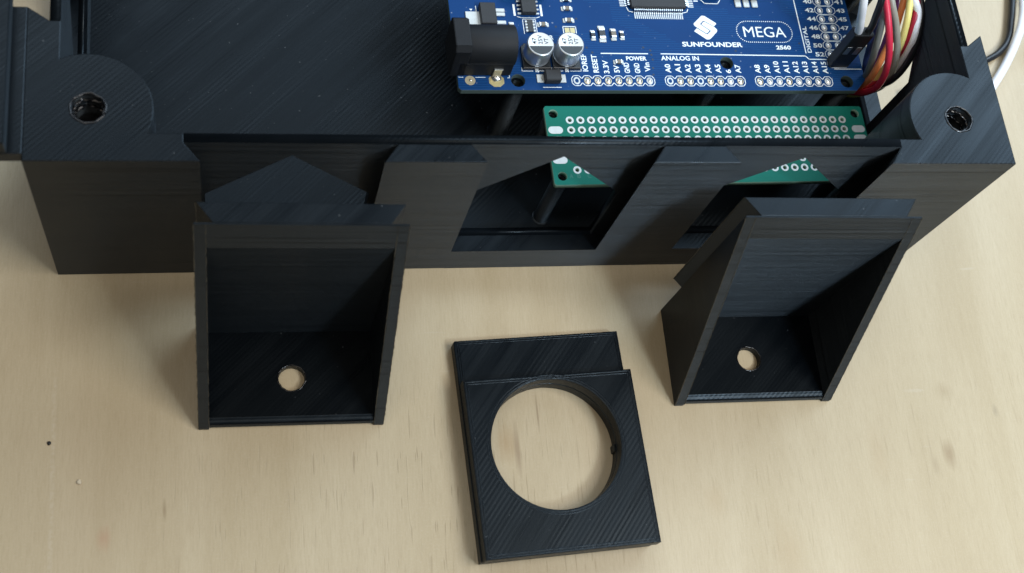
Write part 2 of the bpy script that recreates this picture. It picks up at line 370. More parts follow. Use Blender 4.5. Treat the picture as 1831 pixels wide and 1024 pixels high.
def edge_bead(a, b, r, parent, seed=0):
    """lumpy plastic line left along a printed edge"""
    cu = bpy.data.curves.new('c', 'CURVE'); cu.dimensions = '3D'; cu.bevel_depth = r; cu.bevel_resolution = 1
    n = int((Vector(b) - Vector(a)).length / .3); sp = cu.splines.new('POLY'); sp.points.add(n)
    for i, p in enumerate(sp.points):
        t = i / n; q = Vector(a).lerp(Vector(b), t); k = mnoise.noise(Vector((i * .37, seed, 1))); k2 = mnoise.noise(Vector((i * .45, seed, 9)))
        p.co = (q.x + .06 * k2, q.y + .06 * k, q.z, 1); p.radius = max(.25, 1 + 1.3 * k)
    me = curve_mesh(cu)
    for v in me.vertices: v.co *= S
    return finish(me, 'edge_bead', 'bead', parent, smooth=70)

# ------------------------------------------------------------------ table
tb = box('tabletop', (-700, 900, -500, 800, -18, 0), 'wood', None)
tag(tb, 'pale plywood table top with fine grain and small knots', kind='structure')

# ------------------------------------------------------------------ enclosure box
W, D, H = 202.07, 152.4, 53.88
SLOT = [48.0, 102.3, 155.4]; FH, BH = 17.1, 20.0; SD, TW = 3.9, 5.85; SILL = 9.8
APEX, EAVE, OH = 48.9, 32.2, 16.5
SIDE = [49.5, 103.2]
bx = empty('printed_box', (0, 0, 0), 0, 'large open black printed box holding the two circuit boards, with slots along its front', 'box')
B1 = .18
def post(cx, cy, sx, sy, frontslot):
    """corner post: outline in its own corner frame, mirrored by sx, sy"""
    bc = (11.1, 10.9); br = 11.6
    a0 = math.degrees(math.asin((TW - bc[1]) / br)); a1 = 180 - math.degrees(math.acos((bc[0] - 6.0) / br))
    arc = circ(bc[0], bc[1], br, 30, a0, a1)
    if frontslot:
        edge = frontslot
        o = [(0, 0), (edge, 0), (edge - (BH - FH), SD), (edge - (BH - FH), TW)]
    else:
        o = [(0, 0), (31, 0), (31, TW)]
    o += arc + [(6.0, SIDE[0] - BH), (4.0, SIDE[0] - BH), (0, SIDE[0] - FH)]
    f = lambda p: (cx + sx * p[0], cy + sy * p[1])
    pl = [f(q) for q in o]; hole = [f(q) for q in circ(bc[0], bc[1], 2.95, 40)]
    if sx * sy < 0: pl.reverse()
    po = ext('corner_post', [pl, hole], 0, H, 'black', bx, bevel=B1)
    hc = f(bc)
    rough_ring('melted_rim', 3.12, .26, 'molten', po, (hc[0], hc[1], H - .06), .16, seed=cx + cy)
    rough_ring('screw_thread', 2.75, .3, 'molten', po, (hc[0], hc[1], H - 1.5), .55, seed=cx + 9)
    rough_ring('screw_thread', 2.7, .3, 'molten', po, (hc[0], hc[1], H - 3.6), .6, seed=cx + 19)
    lathe('hole_bottom', [(0, H - 7), (2.9, H - 6.8)], 'molten', po, (hc[0], hc[1], 0), 24)
    return po
post(0, 0, 1, 1, SLOT[0] - FH)
post(W, 0, -1, 1, W - (SLOT[2] + FH))
post(0, D, 1, -1, None); post(W, D, -1, -1, None)
def house(c): return [(c - OH, SILL), (c + OH, SILL), (c + OH, EAVE), (c, APEX), (c - OH, EAVE)]
x0, x1 = SLOT[0] - BH, SLOT[2] + BH
ext('slot_wall', [[(x0, 0), (x1, 0), (x1, H), (x0, H)]] + [house(c) for c in SLOT], SD, TW, 'black', bx, axis='Y', smooth=None)
ext('side_wall', [[(SIDE[0] - BH, 0), (SIDE[1] + BH, 0), (SIDE[1] + BH, H), (SIDE[0] - BH, H)]] + [house(c) for c in SIDE], W - 6, W - 4, 'black', bx, axis='X', smooth=None)
ext('side_wall', [[(SIDE[0] - BH, 0), (SIDE[1] + BH, 0), (SIDE[1] + BH, H), (SIDE[0] - BH, H)]] + [house(c) for c in SIDE], 4, 6, 'black', bx, axis='X', smooth=None)
for a, b in ((SLOT[0], SLOT[1]), (SLOT[1], SLOT[2])):
    ext('dovetail_pillar', [[(a + FH, 0), (b - FH, 0), (b - BH, SD), (a + BH, SD)]], 0, H, 'black', bx, bevel=B1)
for c in SLOT:
    ext('slot_sill', [[(c - FH, 0), (c + FH, 0), (c + BH, SD), (c - BH, SD)]], 0, SILL, 'black', bx)
for xo, sg in ((0, 1), (W, -1)):
    a, b = SIDE
    pl = [(xo, a + FH), (xo, b - FH), (xo + sg * 4, b - BH), (xo + sg * 4, a + BH)]
    ext('dovetail_pillar', [pl if sg < 0 else pl[::-1]], 0, H, 'black', bx, bevel=B1)
    for c in SIDE:
        pl = [(xo, c - FH), (xo, c + FH), (xo + sg * 4, c + BH), (xo + sg * 4, c - BH)]
        ext('slot_sill', [pl if sg < 0 else pl[::-1]], 0, SILL, 'black', bx)
box('rear_wall', (31, W - 31, D - TW, D, 0, H), 'black', bx)
box('floor', (6.02, W - 6.02, TW + .02, D - TW - .02, .2, 3.0), 'black_floor', bx)
# side flange with a raised rib, reaching out of the picture on the left
ext('side_flange', [[(-16, 1.4), (0, 1.4), (0, 32.4), (-3.4, 32.4), (-3.4, 70), (-16, 70)]], H - 3.0, H - .02, 'black', bx, bevel=B1)
box('flange_rib', (-16, -2.5, 1.5, 70, H - .02, H + 3.6), 'black', bx, bevel=.2)

# ------------------------------------------------------------------ blue controller board
MZ = 1.6
mg = empty('controller_board', (87.09, 32.21, 24.8), .99, 'blue microcontroller board with white lettering, raised inside the black box', 'circuit board')
outline = [(0.6, 0), (98.6, 0), (101.6, 3.0), (101.6, 49.5), (99.06, 52.0), (99.06, 53.34), (0.6, 53.34), (0, 52.7), (0, .6)]
mh = [(14.0, 2.54), (15.24, 50.8), (66.04, 7.55), (66.04, 35.56), (90.17, 50.8), (96.52, 2.54)]
ext('board', [outline] + [circ(x, y, 1.62, 28) for x, y in mh], 0, MZ, 'pcb_blue', mg, bevel=.12)
Z1 = MZ + .025; Z2 = MZ + .05
for x, y in mh:      # each mounting hole stands over a printed standoff of the box
    pass
# --- header pads
def pad_mesh(full, colr):
    prof = [(.50, Z1 - .1), (.50, Z1), (.86, Z1), (.90, Z1 - .03)] if not full else [(0, Z1 + .34), (.22, Z1 + .30), (.45, Z1 + .12), (.62, Z1 + .03), (.86, Z1), (.90, Z1 - .03)]
    return prof
kinds = []
for full, mats, seg in ((True, ['solder_gold', 'solder'], [1, 1, 1, 0, 0]), (True, ['tin', 'solder'], [1, 1, 0, 0, 0]), (False, ['tin', 'hole_dark'], [1, 0, 0])):
    o = lathe('solder_pad', pad_mesh(full, None), mats, mg, (0, 0, 0), 18, seg); o.scale = (.9, 1.1, 1); kinds.append(o)
used = set()
def pad(x, y, k):
    if k not in used: used.add(k); kinds[k].location = Vector((x, y, 0)) * S; return kinds[k]
    c = dup(kinds[k], mg, (x, y, 0), random.uniform(-4, 4)); return c
rows = [([27.94 + 2.54 * i for i in range(8)], [2, 0, 0, 0, 0, 0, 0, 1]), ([50.8 + 2.54 * i for i in range(8)], [2, 0, 0, 2, 0, 0, 1, 0]), ([73.66 + 2.54 * i for i in range(8)], [0, 1, 1, 0, 1, 1, 1, 1])]
octs = []
for xs, ks in rows:
    q = []
    for x, k in zip(xs, ks):
        pad(x, 2.54, k)
        o = [(x + a, 2.54 + b) for a, b in ((-.62, -1.32), (.62, -1.32), (1.2, -.62), (1.2, .62), (.62, 1.32), (-.62, 1.32), (-1.2, .62), (-1.2, -.62))]
        st = stroke(o, .17, True); q += [st[0], st[1], st[3], st[4], st[5], st[7]]
        if x == xs[0]: q.append(st[6])
        if x == xs[-1]: q.append(st[2])
    poly('pad_outline', q, Z1, 'silk', mg)
q = []
for i in range(9):
    y = 7.62 + 2.54 * i
    for x in (93.98, 96.52): pad(x, y, 1)
    o = [(x, y + dy) for x, dy in ((93.3, -1.2), (97.2, -1.2), (98.0, -.5), (98.0, .5), (97.2, 1.2), (93.3, 1.2), (92.55, .5), (92.55, -.5))]
    q += stroke(o, .17, True)
poly('pad_outline', q, Z1, 'silk', mg)
# --- silkscreen words
T = lambda s, a, b, c, d, rot=0, bold=.014: text(s, a, b, c, d, Z1, 'silk', mg, rot, bold)
for s, x, y0, y1 in (('IOREF', 30.48, 5.0, 9.6), ('RESET', 33.02, 4.7, 9.5), ('3.3V', 35.56, 4.5, 8.0), ('5V', 38.1, 4.7, 6.7), ('GND', 40.64, 4.6, 7.4), ('GND', 43.18, 4.6, 7.3), ('Vin', 45.72, 5.0, 7.5)):
    T(s, x - .72, y0, x + .62, y1, 90, .02)
for i in range(16):
    x = (50.8 + 2.54 * i) if i < 8 else (73.66 + 2.54 * (i - 8))
    if i == 6: T('6', x - .7, 4.7, x + .6, 5.75, 90, .02)
    else: T('A%d' % i, x - .72, 4.75, x + .68, 7.1 if i < 10 else 8.1, 90, .02)
T('POWER', 40.85, 8.0, 45.9, 9.15, 0, .03); T('ANALOG IN', 49.55, 8.1, 59.1, 9.35, 0, .02)
T('SUNFOUNDER', 55.6, 11.95, 71.1, 13.3, 0, .028); T('MEGA', 72.1, 14.85, 83.2, 17.8, 0, .0); T('2560', 79.8, 11.4, 83.7, 12.6, 0, .04)
T('DIGITAL', 87.95, 10.6, 89.05, 18.1, 90, .02); T('R', 23.0, 13.5, 23.9, 14.6, 0, .03)
for i in range(8):
    y = 10.16 + 2.54 * i
    T('%d' % (52 - 2 * i), 89.85, y - .62, 92.25, y + .62, 0, .03)
    if i: T('%d' % (53 - 2 * i), 98.3, y - .6, 100.7, y + .6, 0, .03)
poly('printed_line', stroke([(34.9, 9.88), (46.4, 9.88)], .26), Z1, 'silk', mg)
poly('printed_line', stroke([(49.75, 9.9), (87.05, 9.66), (87.85, 8.75), (92.4, 8.72)], .26), Z1, 'silk', mg)
poly('printed_line', stroke([(87.4, 10.5), (87.4, 45)], .26), Z1, 'silk', mg)
poly('printed_line', stroke([(94, 6.05), (101.2, 6.05)], .22), Z1, 'silk', mg)
st = circ(73.3, 16.38, 2.95, 22, 90, 270) + circ(82.0, 16.38, 2.95, 22, -90, 90); st.append(st[0])
dots = []; acc = 0
for a, b in zip(st, st[1:]):
    L = math.hypot(b[0] - a[0], b[1] - a[1]); t = -acc
    while t + .52 <= L:
        t += .52; p = (a[0] + (b[0] - a[0]) * t / L, a[1] + (b[1] - a[1]) * t / L)
        dots.append(circ(p[0], p[1], .15, 6))
    acc = L - t
poly('dotted_border', dots, Z1, 'silk', mg)
LA = [(62.03, 20.7), (62.75, 20.63), (65.41, 18.63), (65.27, 18.29), (64.66, 17.75), (62.37, 19.23), (62.1, 19.23), (61.26, 18.39), (61.28, 18.18), (63.34, 16.52), (62.56, 15.71), (62.3, 15.76), (59.8, 17.69), (59.55, 18.11), (59.62, 18.49), (61.8, 20.52)]
LB = [(64.67, 17.6), (65.27, 16.89), (65.3, 16.51), (65.09, 16.12), (63.17, 14.24), (62.79, 14.03), (62.13, 14.02), (59.31, 16.29), (60.16, 17.13), (62.26, 15.56), (62.59, 15.45), (63.62, 16.4), (63.54, 16.59), (61.52, 18.18), (61.58, 18.31), (62.25, 19.0), (62.41, 19.0)]
for L in (LA, LB): ext('logo_stroke', [L[::-1]], MZ, Z1, 'silk', mg, smooth=None)
# --- barrel power jack
jk = empty('power_jack', (0, 0, 0)); jk.parent = mg
box('base', (-.4, 12.3, 3.7, 12.7, MZ, MZ + 5.2), 'jack', jk, bevel=.25)
cu_prof = [(8.2 + 4.5 * math.cos(math.radians(a)), MZ + 5.7 + 4.5 * math.sin(math.radians(a))) for a in range(-10, 191, 10)]
cu_prof = cu_prof + [(3.72, MZ + 4.6), (12.68, MZ + 4.6)]
ext('barrel', [cu_prof], 1.6, 12.5, 'jack', jk, axis='X', bevel=.3, smooth=40)
ext('flange', [[(3.7, MZ), (12.7, MZ), (12.7, MZ + 9.6), (11.6, MZ + 10.9), (4.8, MZ + 10.9), (3.7, MZ + 9.6)]], -2.0, 1.7, 'jack', jk, axis='X', bevel=.3)
box('terminal', (8.0, 9.9, 3.35, 3.75, MZ + .3, MZ + 2.9), 'solder_gold', jk, bevel=.08)
box('terminal_tab', (8.0, 10.1, 3.4, 4.3, MZ + 2.75, MZ + 3.1), 'silver', jk, bevel=.05)
ext('octagon_pad', [[(8.95 + 1.9 * math.cos(math.radians(22.5 + 45 * k)), 2.45 + 1.75 * math.sin(math.radians(22.5 + 45 * k))) for k in range(8)]], MZ, Z1, 'brass', mg, smooth=None)
def blob(name, x, y, rx, ry, h, mat, parent, seed=0):
    vs, fs = [], []; n, m = 20, 6
    for j in range(m + 1):
        t = j / m
        for i in range(n):
            a = 2 * math.pi * i / n; k = 1 + .28 * mnoise.noise(Vector((math.cos(a) * 1.6 + seed, math.sin(a) * 1.6, t)))
            vs.append(((x + rx * k * math.sin(t * math.pi / 2) * math.cos(a)) * S, (y + ry * k * math.sin(t * math.pi / 2) * math.sin(a)) * S, (MZ + h * math.cos(t * math.pi / 2) * (1 + .4 * mnoise.noise(Vector((i * .4, j * .5, seed))))) * S))
    for j in range(m):
        for i in range(n): fs.append((j * n + i, (j + 1) * n + i, (j + 1) * n + (i + 1) % n, j * n + (i + 1) % n))
    me = bpy.data.meshes.new('m'); me.from_pydata(vs, [], fs); return finish(me, name, mat, parent, smooth=70)
blob('solder_joint', 8.9, 3.0, 1.25, .85, .8, 'solder', mg, 3)
lathe('round_pad', [(0, Z1), (1.2, Z1), (1.22, MZ)], 'solder_gold', mg, (2.85, 2.5, 0), 28)
blob('solder_joint', 2.9, 2.45, .42, .32, .35, 'solder', mg, 5)
box('brass_tab', (12.35, 12.75, 5.2, 8.0, MZ, MZ + 2.4), 'brass', jk, bevel=.1)
poly('printed_line', stroke([(.35, 3.3), (1.3, 3.3)], .14) + stroke([(4.2, 3.3), (6.4, 3.3)], .14) + stroke([(11.6, 3.2), (12.1, 3.2), (12.1, 4.4)], .14), Z1, 'silk', mg)
# --- two electrolytic cans
def can(x, y):
    c = empty('capacitor', (x, y, 0)); c.parent = mg
    ext('base', [[(-3.3, -3.3), (3.3, -3.3), (3.3, 2.5), (2.5, 3.3), (-2.5, 3.3), (-3.3, 2.5)]], MZ, MZ + .9, 'connector', c, bevel=.15)
    z = MZ + .9
    lathe('can', [(0, z), (3.0, z), (3.15, z + .25), (3.15, z + .5), (3.0, z + .7), (3.12, z + .95), (3.15, z + 1.2), (3.15, z + 4.7), (3.08, z + 4.95), (2.9, z + 5.08), (2.8, z + 5.05), (0, z + 5.05)], ['alu', 'alu_top'], c, mats_by_seg=[0] * 9 + [1, 1], n=48)
    top = z + 5.05
    seg = circ(0, 0, 2.78, 26, 180 + 13, 360 - 13)
    poly('polarity_mark', [seg], top + .03, 'mark', c)
    text('47', -1.95, -.15, -.95, 1.55, top + .03, 'mark', c, 90, .01, 'marking')
    text('25V', -.55, -.15, .45, 2.25, top + .03, 'mark', c, 90, .01, 'marking')
    text('VT', .85, -.15, 1.85, 1.45, top + .03, 'mark', c, 90, .01, 'marking')
    box('lead', (-.5, .5, -3.9, -3.2, MZ, MZ + .25), 'silver', c, bevel=.05)
    poly('printed_line', stroke([(-3.5, -2.6), (-3.5, -3.55), (-.9, -3.55)], .14) + stroke([(.9, -3.55), (3.5, -3.55), (3.5, -2.6)], .14), Z1, 'silk', c)
can(18.75, 8.55); can(25.85, 8.6)
# --- small parts
def chip_cap(x, y, w, h, ht, body, rz=0, name='chip_capacitor'):
    """w is the long side; terminals cap both ends, solder fillets below"""
    o = box(name, (-w / 2 * .52, w / 2 * .52, -h / 2, h / 2, MZ, MZ + ht), body, mg, bevel=.04, loc=(x, y, 0), rz=rz)
    for s in (-1, 1):
        a, b = sorted((s * w / 2 * .5, s * w / 2))
        box('terminal', (a, b, -h / 2 - .02, h / 2 + .02, MZ, MZ + ht + .02), 'silver', o, bevel=.07)
        c = s * w / 2 * 1.12
        box('solder_fillet', (c - w * .19, c + w * .19, -h / 2 * 1.15, h / 2 * 1.15, MZ, MZ + ht * .35), 'tin', o, bevel=.1)
    return o
for a in ((21.8, 17.4, 1.9, 1.0, .6, 'ceramic_tan', 0), (28.2, 18.65, 1.9, 1.0, .6, 'ceramic_tan', 0), (28.2, 21.9, 1.9, 1.0, .6, 'ceramic_tan', 0), (33.6, 14.7, 1.9, 1.0, .5, 'ceramic_black', 90),
          (35.85, 15.1, 3.0, 1.5, .6, 'ceramic_black', 90), (38.6, 14.95, 2.2, 1.2, .8, 'ceramic_tan', 90), (40.75, 14.8, 1.7, 1.0, .5, 'ceramic_black', 90), (38.75, 7.45, 1.7, 1.0, .6, 'ceramic_tan', 0), (14.2, 16.6, 1.9, 1.1, .6, 'ceramic_tan', 90),
          (28.3, 24.4, 1.9, 1.0, .5, 'ceramic_black', 0)):
    chip_cap(*a)
def smd_pads(name, rects, parent, mat='tin', zt=.06):
    for r in rects: box(name, (*r, MZ, MZ + zt), mat, parent)
# diode
di = box('diode', (20.0, 23.8, 1.5, 4.4, MZ + .1, MZ + 2.1), 'chip', mg, bevel=.25)
box('terminal', (18.4, 20.2, 1.9, 4.0, MZ, MZ + .3), 'tin', di, bevel=.05); box('terminal', (23.6, 25.3, 1.9, 4.0, MZ, MZ + .3), 'tin', di, bevel=.05)
poly('printed_line', stroke([(19.7, .75), (24.0, .75)], .16) + stroke([(19.4, 5.1), (20.3, 5.1)], .16), Z1, 'silk', mg)
# regulator with its tab
rg = box('regulator', (6.9, 10.6, 16.6, 22.3, MZ + .1, MZ + 1.7), 'chip', mg, bevel=.15)
box('tab', (3.6, 6.95, 17.0, 20.6, MZ, MZ + .35), 'tin', rg, bevel=.06)
for y in (21.1, 20.0, 17.8): box('lead', (10.55, 13.0, y - .45, y + .45, MZ, MZ + .4), 'tin', rg, bevel=.1)
poly('printed_line', stroke([(6.3, 20.7), (6.3, 22.3)], .2) + [[(4.7, 21.5), (5.5, 21.5), (5.1, 21.0)]], Z1, 'silk', mg)
# eight-pin chip
so = box('eight_pin_chip', (16.9, 20.4, 19.9, 24.0, MZ + .1, MZ + 1.6), 'chip', mg, bevel=.1)
ld = box_mesh(-.55, .55, -.2, .2, MZ, MZ + .45, .06); first = None
for sx_, x in ((-1, 16.6), (1, 20.7)):
    for k in range(4):
        y = 20.3 + k * 1.1
        if first is None: first = finish(ld, 'pin', 'tin', so, (x, y, 0), 0, 30)
        else: dup(first, so, (x, y, 0))
poly('printed_line', stroke([(15.9, 19.6), (16.9, 19.3), (20.4, 19.3), (21.3, 19.6)], .16) + stroke([(15.4, 20.0), (15.4, 22.8)], .5) + stroke([(21.9, 20.0), (21.9, 22.8)], .5), Z1, 'silk', mg)
# resistor array
ra = box('resistor_array', (18.0, 19.3, 15.3, 18.6, MZ, MZ + .5), 'ceramic_black', mg, bevel=.05)
for k in range(4):
    for x in (17.75, 19.55): box('terminal', (x - .3, x + .3, 15.35 + k * .82, 15.9 + k * .82, MZ, MZ + .45), 'tin', ra, bevel=.08)
poly('pad_outline', stroke([(17.1, 15.0), (17.1, 18.9), (20.2, 18.9), (20.2, 15.0)], .14), Z1, 'silk', mg)
# solder jumper
jp = poly('pad_outline', stroke([(26.6, 15.3), (26.6, 17.1), (29.7, 17.1), (29.7, 15.3)], .18), Z1, 'silk', mg)
box('jumper_pad', (26.95, 28.1, 15.3, 16.75, MZ, MZ + .05), 'brass', mg); box('jumper_pad', (28.25, 29.4, 15.3, 16.75, MZ, MZ + .05), 'brass', mg)
# crystal can at the frame's upper edge
cr = box('crystal', (14.2, 23.6, 24.4, 28.4, MZ, MZ + 3.4), 'alu', mg, bevel=.8, seg=3)
# microcontroller with 100 gull-wing pins
mc = box('microcontroller', (44.0, 58.0, 22.1, 36.1, MZ + .15, MZ + 1.3), 'chip', mg, bevel=.2)
pin_me = bpy.data.meshes.new('m')
prof = [(-.9, MZ + .05), (-.45, MZ + .05), (-.2, MZ + .62), (.3, MZ + .62), (.3, MZ + .74), (-.27, MZ + .74), (-.52, MZ + .2), (-.9, MZ + .2)]
vs = [(s * .13 * S, y * S, z * S) for s in (-1, 1) for y, z in prof]; n = len(prof)
pin_me.from_pydata(vs, [], [tuple(range(n))[::-1], tuple(range(n, 2 * n))] + [(i, (i + 1) % n, n + (i + 1) % n, n + i) for i in range(n)])
first = None
for side in range(4):
    for k in range(25):
        t = -6 + .5 * k
        x, y, rz = [(51 + t, 21.8, 0), (58.3, 29.1 + t, 90), (51 + t, 36.4, 180), (43.7, 29.1 + t, 270)][side]
        if first is None: first = finish(pin_me, 'pin', 'silver', mc, (x, y, 0), rz)
        else: dup(first, mc, (x, y, 0), rz)
fan = [[(51 - 6 + .5 * k - .14, 19.55), (51 - 6 + .5 * k + .14, 19.55), (51 - 6 + .5 * k + .14, 20.9), (51 - 6 + .5 * k - .14, 20.9)] for k in range(25)]
for sx_ in (41.6, 58.95): fan += [[(sx_, 23.1 + .5 * k - .14), (sx_ + 1.45, 23.1 + .5 * k - .14), (sx_ + 1.45, 23.1 + .5 * k + .14), (sx_, 23.1 + .5 * k + .14)] for k in range(25)]
poly('pin_footprint', fan, Z1 + .02, 'tin', mg)
poly('printed_line', stroke([(43.2, 22.7), (43.6, 21.6), (44.6, 21.4)], .2) + stroke([(57.4, 21.4), (58.4, 21.6), (58.8, 22.4)], .2), Z1, 'silk', mg)
# parts cut by the upper edge of the frame
poly('pad_outline', stroke([(62.3, 25.6), (63.5, 24.2), (66.9, 24.2), (67.6, 25.2)], .2) + stroke([(60.8, 24.85), (61.7, 24.85)], .3), Z1, 'silk', mg)
box('button', (63.2, 67.2, 25.3, 29.3, MZ, MZ + 1.8), 'chip', mg, bevel=.2)
sw = box('transistor', (71.2, 77.5, 25.2, 28.2, MZ + .1, MZ + 1.5), 'chip', mg, bevel=.15)
for x in (72.1, 74.3, 76.5): box('lead', (x - .8, x + .8, 23.2, 25.3, MZ, MZ + .4), 'tin', sw, bevel=.15)
# vias
first = None
for x, y in ((47.2, 10.8), (47.3, 9.6), (47.4, 8.3), (47.1, 6.0), (46.9, 4.2), (31.6, 11.4), (30.2, 19.3), (24.9, 17.0), (45.6, 11.6), (69.0, 10.9), (86.2, 13.2), (32.8, 10.1)):
    if first is None: first = lathe('via', [(0, Z1 - .01), (.16, Z1), (.3, Z1 - .005)], 'pcb_blue', mg, (x, y, 0), 10); first.data.materials[0] = M['via']
    else: dup(first, mg, (x, y, 0))

# ------------------------------------------------------------------ green prototype board
PFZ = 1.5
pf = empty('prototype_board', (112.62, 25.99, 24.42 - PFZ), .86, 'narrow green prototype board with plated holes between the blue board and front wall', 'circuit board')
PB = (-5.71, 74.29, -16.35, 3.65)
pmh = [(-3.7, 1.65), (72.3, 1.65), (-3.65, -14.2), (72.3, -14.2)]
ol = [(PB[0] + .4, PB[2]), (PB[1] - .4, PB[2]), (PB[1], PB[2] + .4), (PB[1], PB[3] - .4), (PB[1] - .4, PB[3]), (PB[0] + .4, PB[3]), (PB[0], PB[3] - .4), (PB[0], PB[2] + .4)]
holes = [circ(2.54 * i, -2.54 * j, .5, 12) for i in range(28) for j in range(6)]
ext('board', [ol] + holes + [circ(x, y, 1.1, 24) for x, y in pmh], 0, PFZ, 'pcb_green', pf, smooth=None)
first = None
for i in range(28):
    for j in range(6):
        if first is None: first = lathe('plated_hole', [(.5, PFZ - 1.45), (.5, PFZ - .05), (.5, PFZ + .03), (.94, PFZ + .03), (.97, PFZ - .02)], ['tin', 'ceramic_black'], pf, (0, 0, 0), 24, [1, 0, 0, 0])  # tin hole walls painted black to stand in for the shade inside
        else: dup(first, pf, (2.54 * i, -2.54 * j, 0))
first = None
for x in (-3.68, 72.3):
    for j in (1, 2, 3, 4):
        o = circ(-.8, 0, .93, 12, 90, 270) + circ(.8, 0, .93, 12, -90, 90)
        if first is None: first = ext('edge_pad', [o], PFZ - .02, PFZ + .03, 'tin', pf, smooth=None, loc=(x, -2.54 * j, 0))
        else: dup(first, pf, (x, -2.54 * j, 0))
for s, x in (('A', -1.6), ('B', .2), ('C', 2.6), ('D', 5.1), ('E', 7.7)):
    text(s, x - .4, -14.7, x + .4, -13.7, PFZ + .02, 'faint', pf, 0, .0)
# printed standoffs of the box under both boards
def world_pt(root_loc, rz, x, y):
    c, s = math.cos(math.radians(rz)), math.sin(math.radians(rz)); return root_loc[0] + c * x - s * y, root_loc[1] + s * x + c * y
for (loc, rz, pts, zt, r) in (((87.09, 32.21), .99, mh, 24.78, 2.3), ((112.62, 25.99), .86, pmh, 24.42 - PFZ - .02, 1.8)):
    for x, y in pts:
        wx, wy = world_pt(loc, rz, x, y)
        lathe('standoff', [(1.0, zt - 6), (1.0, zt), (r - .2, zt), (r, zt - .3), (r, 3.2), (r + .6, 2.9)], 'black', bx, (wx, wy, 0), 24)

# ------------------------------------------------------------------ the two corner brackets
def bracket(loc, rz, label):
    r = empty('mounting_bracket', loc, rz, label, 'bracket', 'wedge brackets in front of the box')
    BW, BD, BHt, t = 39.4, 23.9, H, 2.2; tb_ = 2.7; tf = 2.0
    tri = [(-BD, 0), (0, 0), (0, BHt), (-.35, BHt), (-BD, 1.0)]
    s1 = ext('side_panel', [tri], 0, t, 'black', r, axis='X', bevel=.13); s2 = ext('side_panel', [tri], BW - t, BW, 'black', r, axis='X', bevel=.13)
    for k, (sp_, xx) in enumerate(((s1, .05), (s1, t), (s2, BW - t), (s2, BW - .05))):
        edge_bead((xx, -.35, BHt - .1), (xx, -BD + .05, 1.0), .10, sp_, seed=k * 7 + loc[0])
    k = (BHt - 1.0) / (BD - .35)
    zc = BHt - (tb_ - .35) * k
    ext('back_plate', [[(-tb_, 0), (0, 0), (0, BHt), (-.35, BHt), (-tb_, zc)]], t, BW - t, 'black', r, axis='X')
    ext('floor_plate', [[(t, -BD + .45), (BW - t, -BD + .45), (BW - t, -tb_), (t, -tb_)], circ(BW / 2, -13.4, 2.85, 40)], 0, tf, 'black_shaded', r)
    rough_ring('hole_burr', 3.0, .17, 'molten', r, (BW / 2, -13.4, tf), .14, seed=loc[0], n=56, m=8)
    ext('front_lip', [[(-BD + .25, 1.2), (-BD + 1.9, tf), (-BD + 1.9, tf + .45), (-BD + .55, 1.9)]], t, BW - t, 'black', r, axis='X', bevel=.08)
    c = BW / 2
    dr = ext('dovetail_rail', [[(c - 16.3, 0), (c + 16.3, 0), (c + 19.3, 4.1), (c - 19.3, 4.1)]], 10.0, BHt + .05, 'black', r, bevel=.13)
    edge_bead((c - 19.25, 4.05, BHt), (c - 19.25, 4.05, 10.1), .12, dr, seed=loc[0] + 50)
    return r
bracket((29.5, -12.3, 0), -1.1, 'black wedge bracket standing squarely before the leftmost slot, its open side facing the viewer')
bracket((136.9, -11.8, 0), -.8, 'black wedge bracket before the right slot, showing its left side panel')

# ------------------------------------------------------------------ flat plate with a round opening
pr_ = empty('sensor_plate', (87.0, -69.1, 0), 1.9, 'flat black two-layer plate with a large round opening lying between the brackets', 'plate')
cc = (19.2, 23.75)
ext('lower_plate', [[(-.25, .3), (38.6, .3), (38.8, .6), (38.8, 50.0), (.1, 50.0), (-.25, 49.6)], circ(*cc, 14.7, 72)], 0, 3.2, 'black_plate', pr_, bevel=.22)
ext('upper_plate', [[(0, 0), (39.15, 0), (39.15, 39.5), (0, 39.5)], circ(*cc, 14.7, 72)], 3.4, 6.9, 'black_plate', pr_, bevel=.22)

box('print_burr', (33.35, 34.2, 21.6, 23.4, .1, 3.0), 'black_plate', pr_, bevel=.2)
def rect(x0, y0, x1, y1, o): return [(x0 + o, y0 + o), (x1 - o, y0 + o), (x1 - o, y1 - o), (x0 + o, y1 - o)]
beads('perimeter_bead', [rect(0, 0, 39.15, 39.5, .42), rect(0, 0, 39.15, 39.5, .95)] + [circ(*cc, 14.7 + o, 90) for o in (.42, .95)], .26, 'black_plate', pr_, 6.9)
beads('perimeter_bead', [[(.6, 39.0), (38.5, 39.0), (38.5, 49.6), (.6, 49.6)], [(1.1, 39.0), (38.0, 39.0), (38.0, 49.1), (1.1, 49.1)]], .26, 'black_plate', pr_, 3.2)

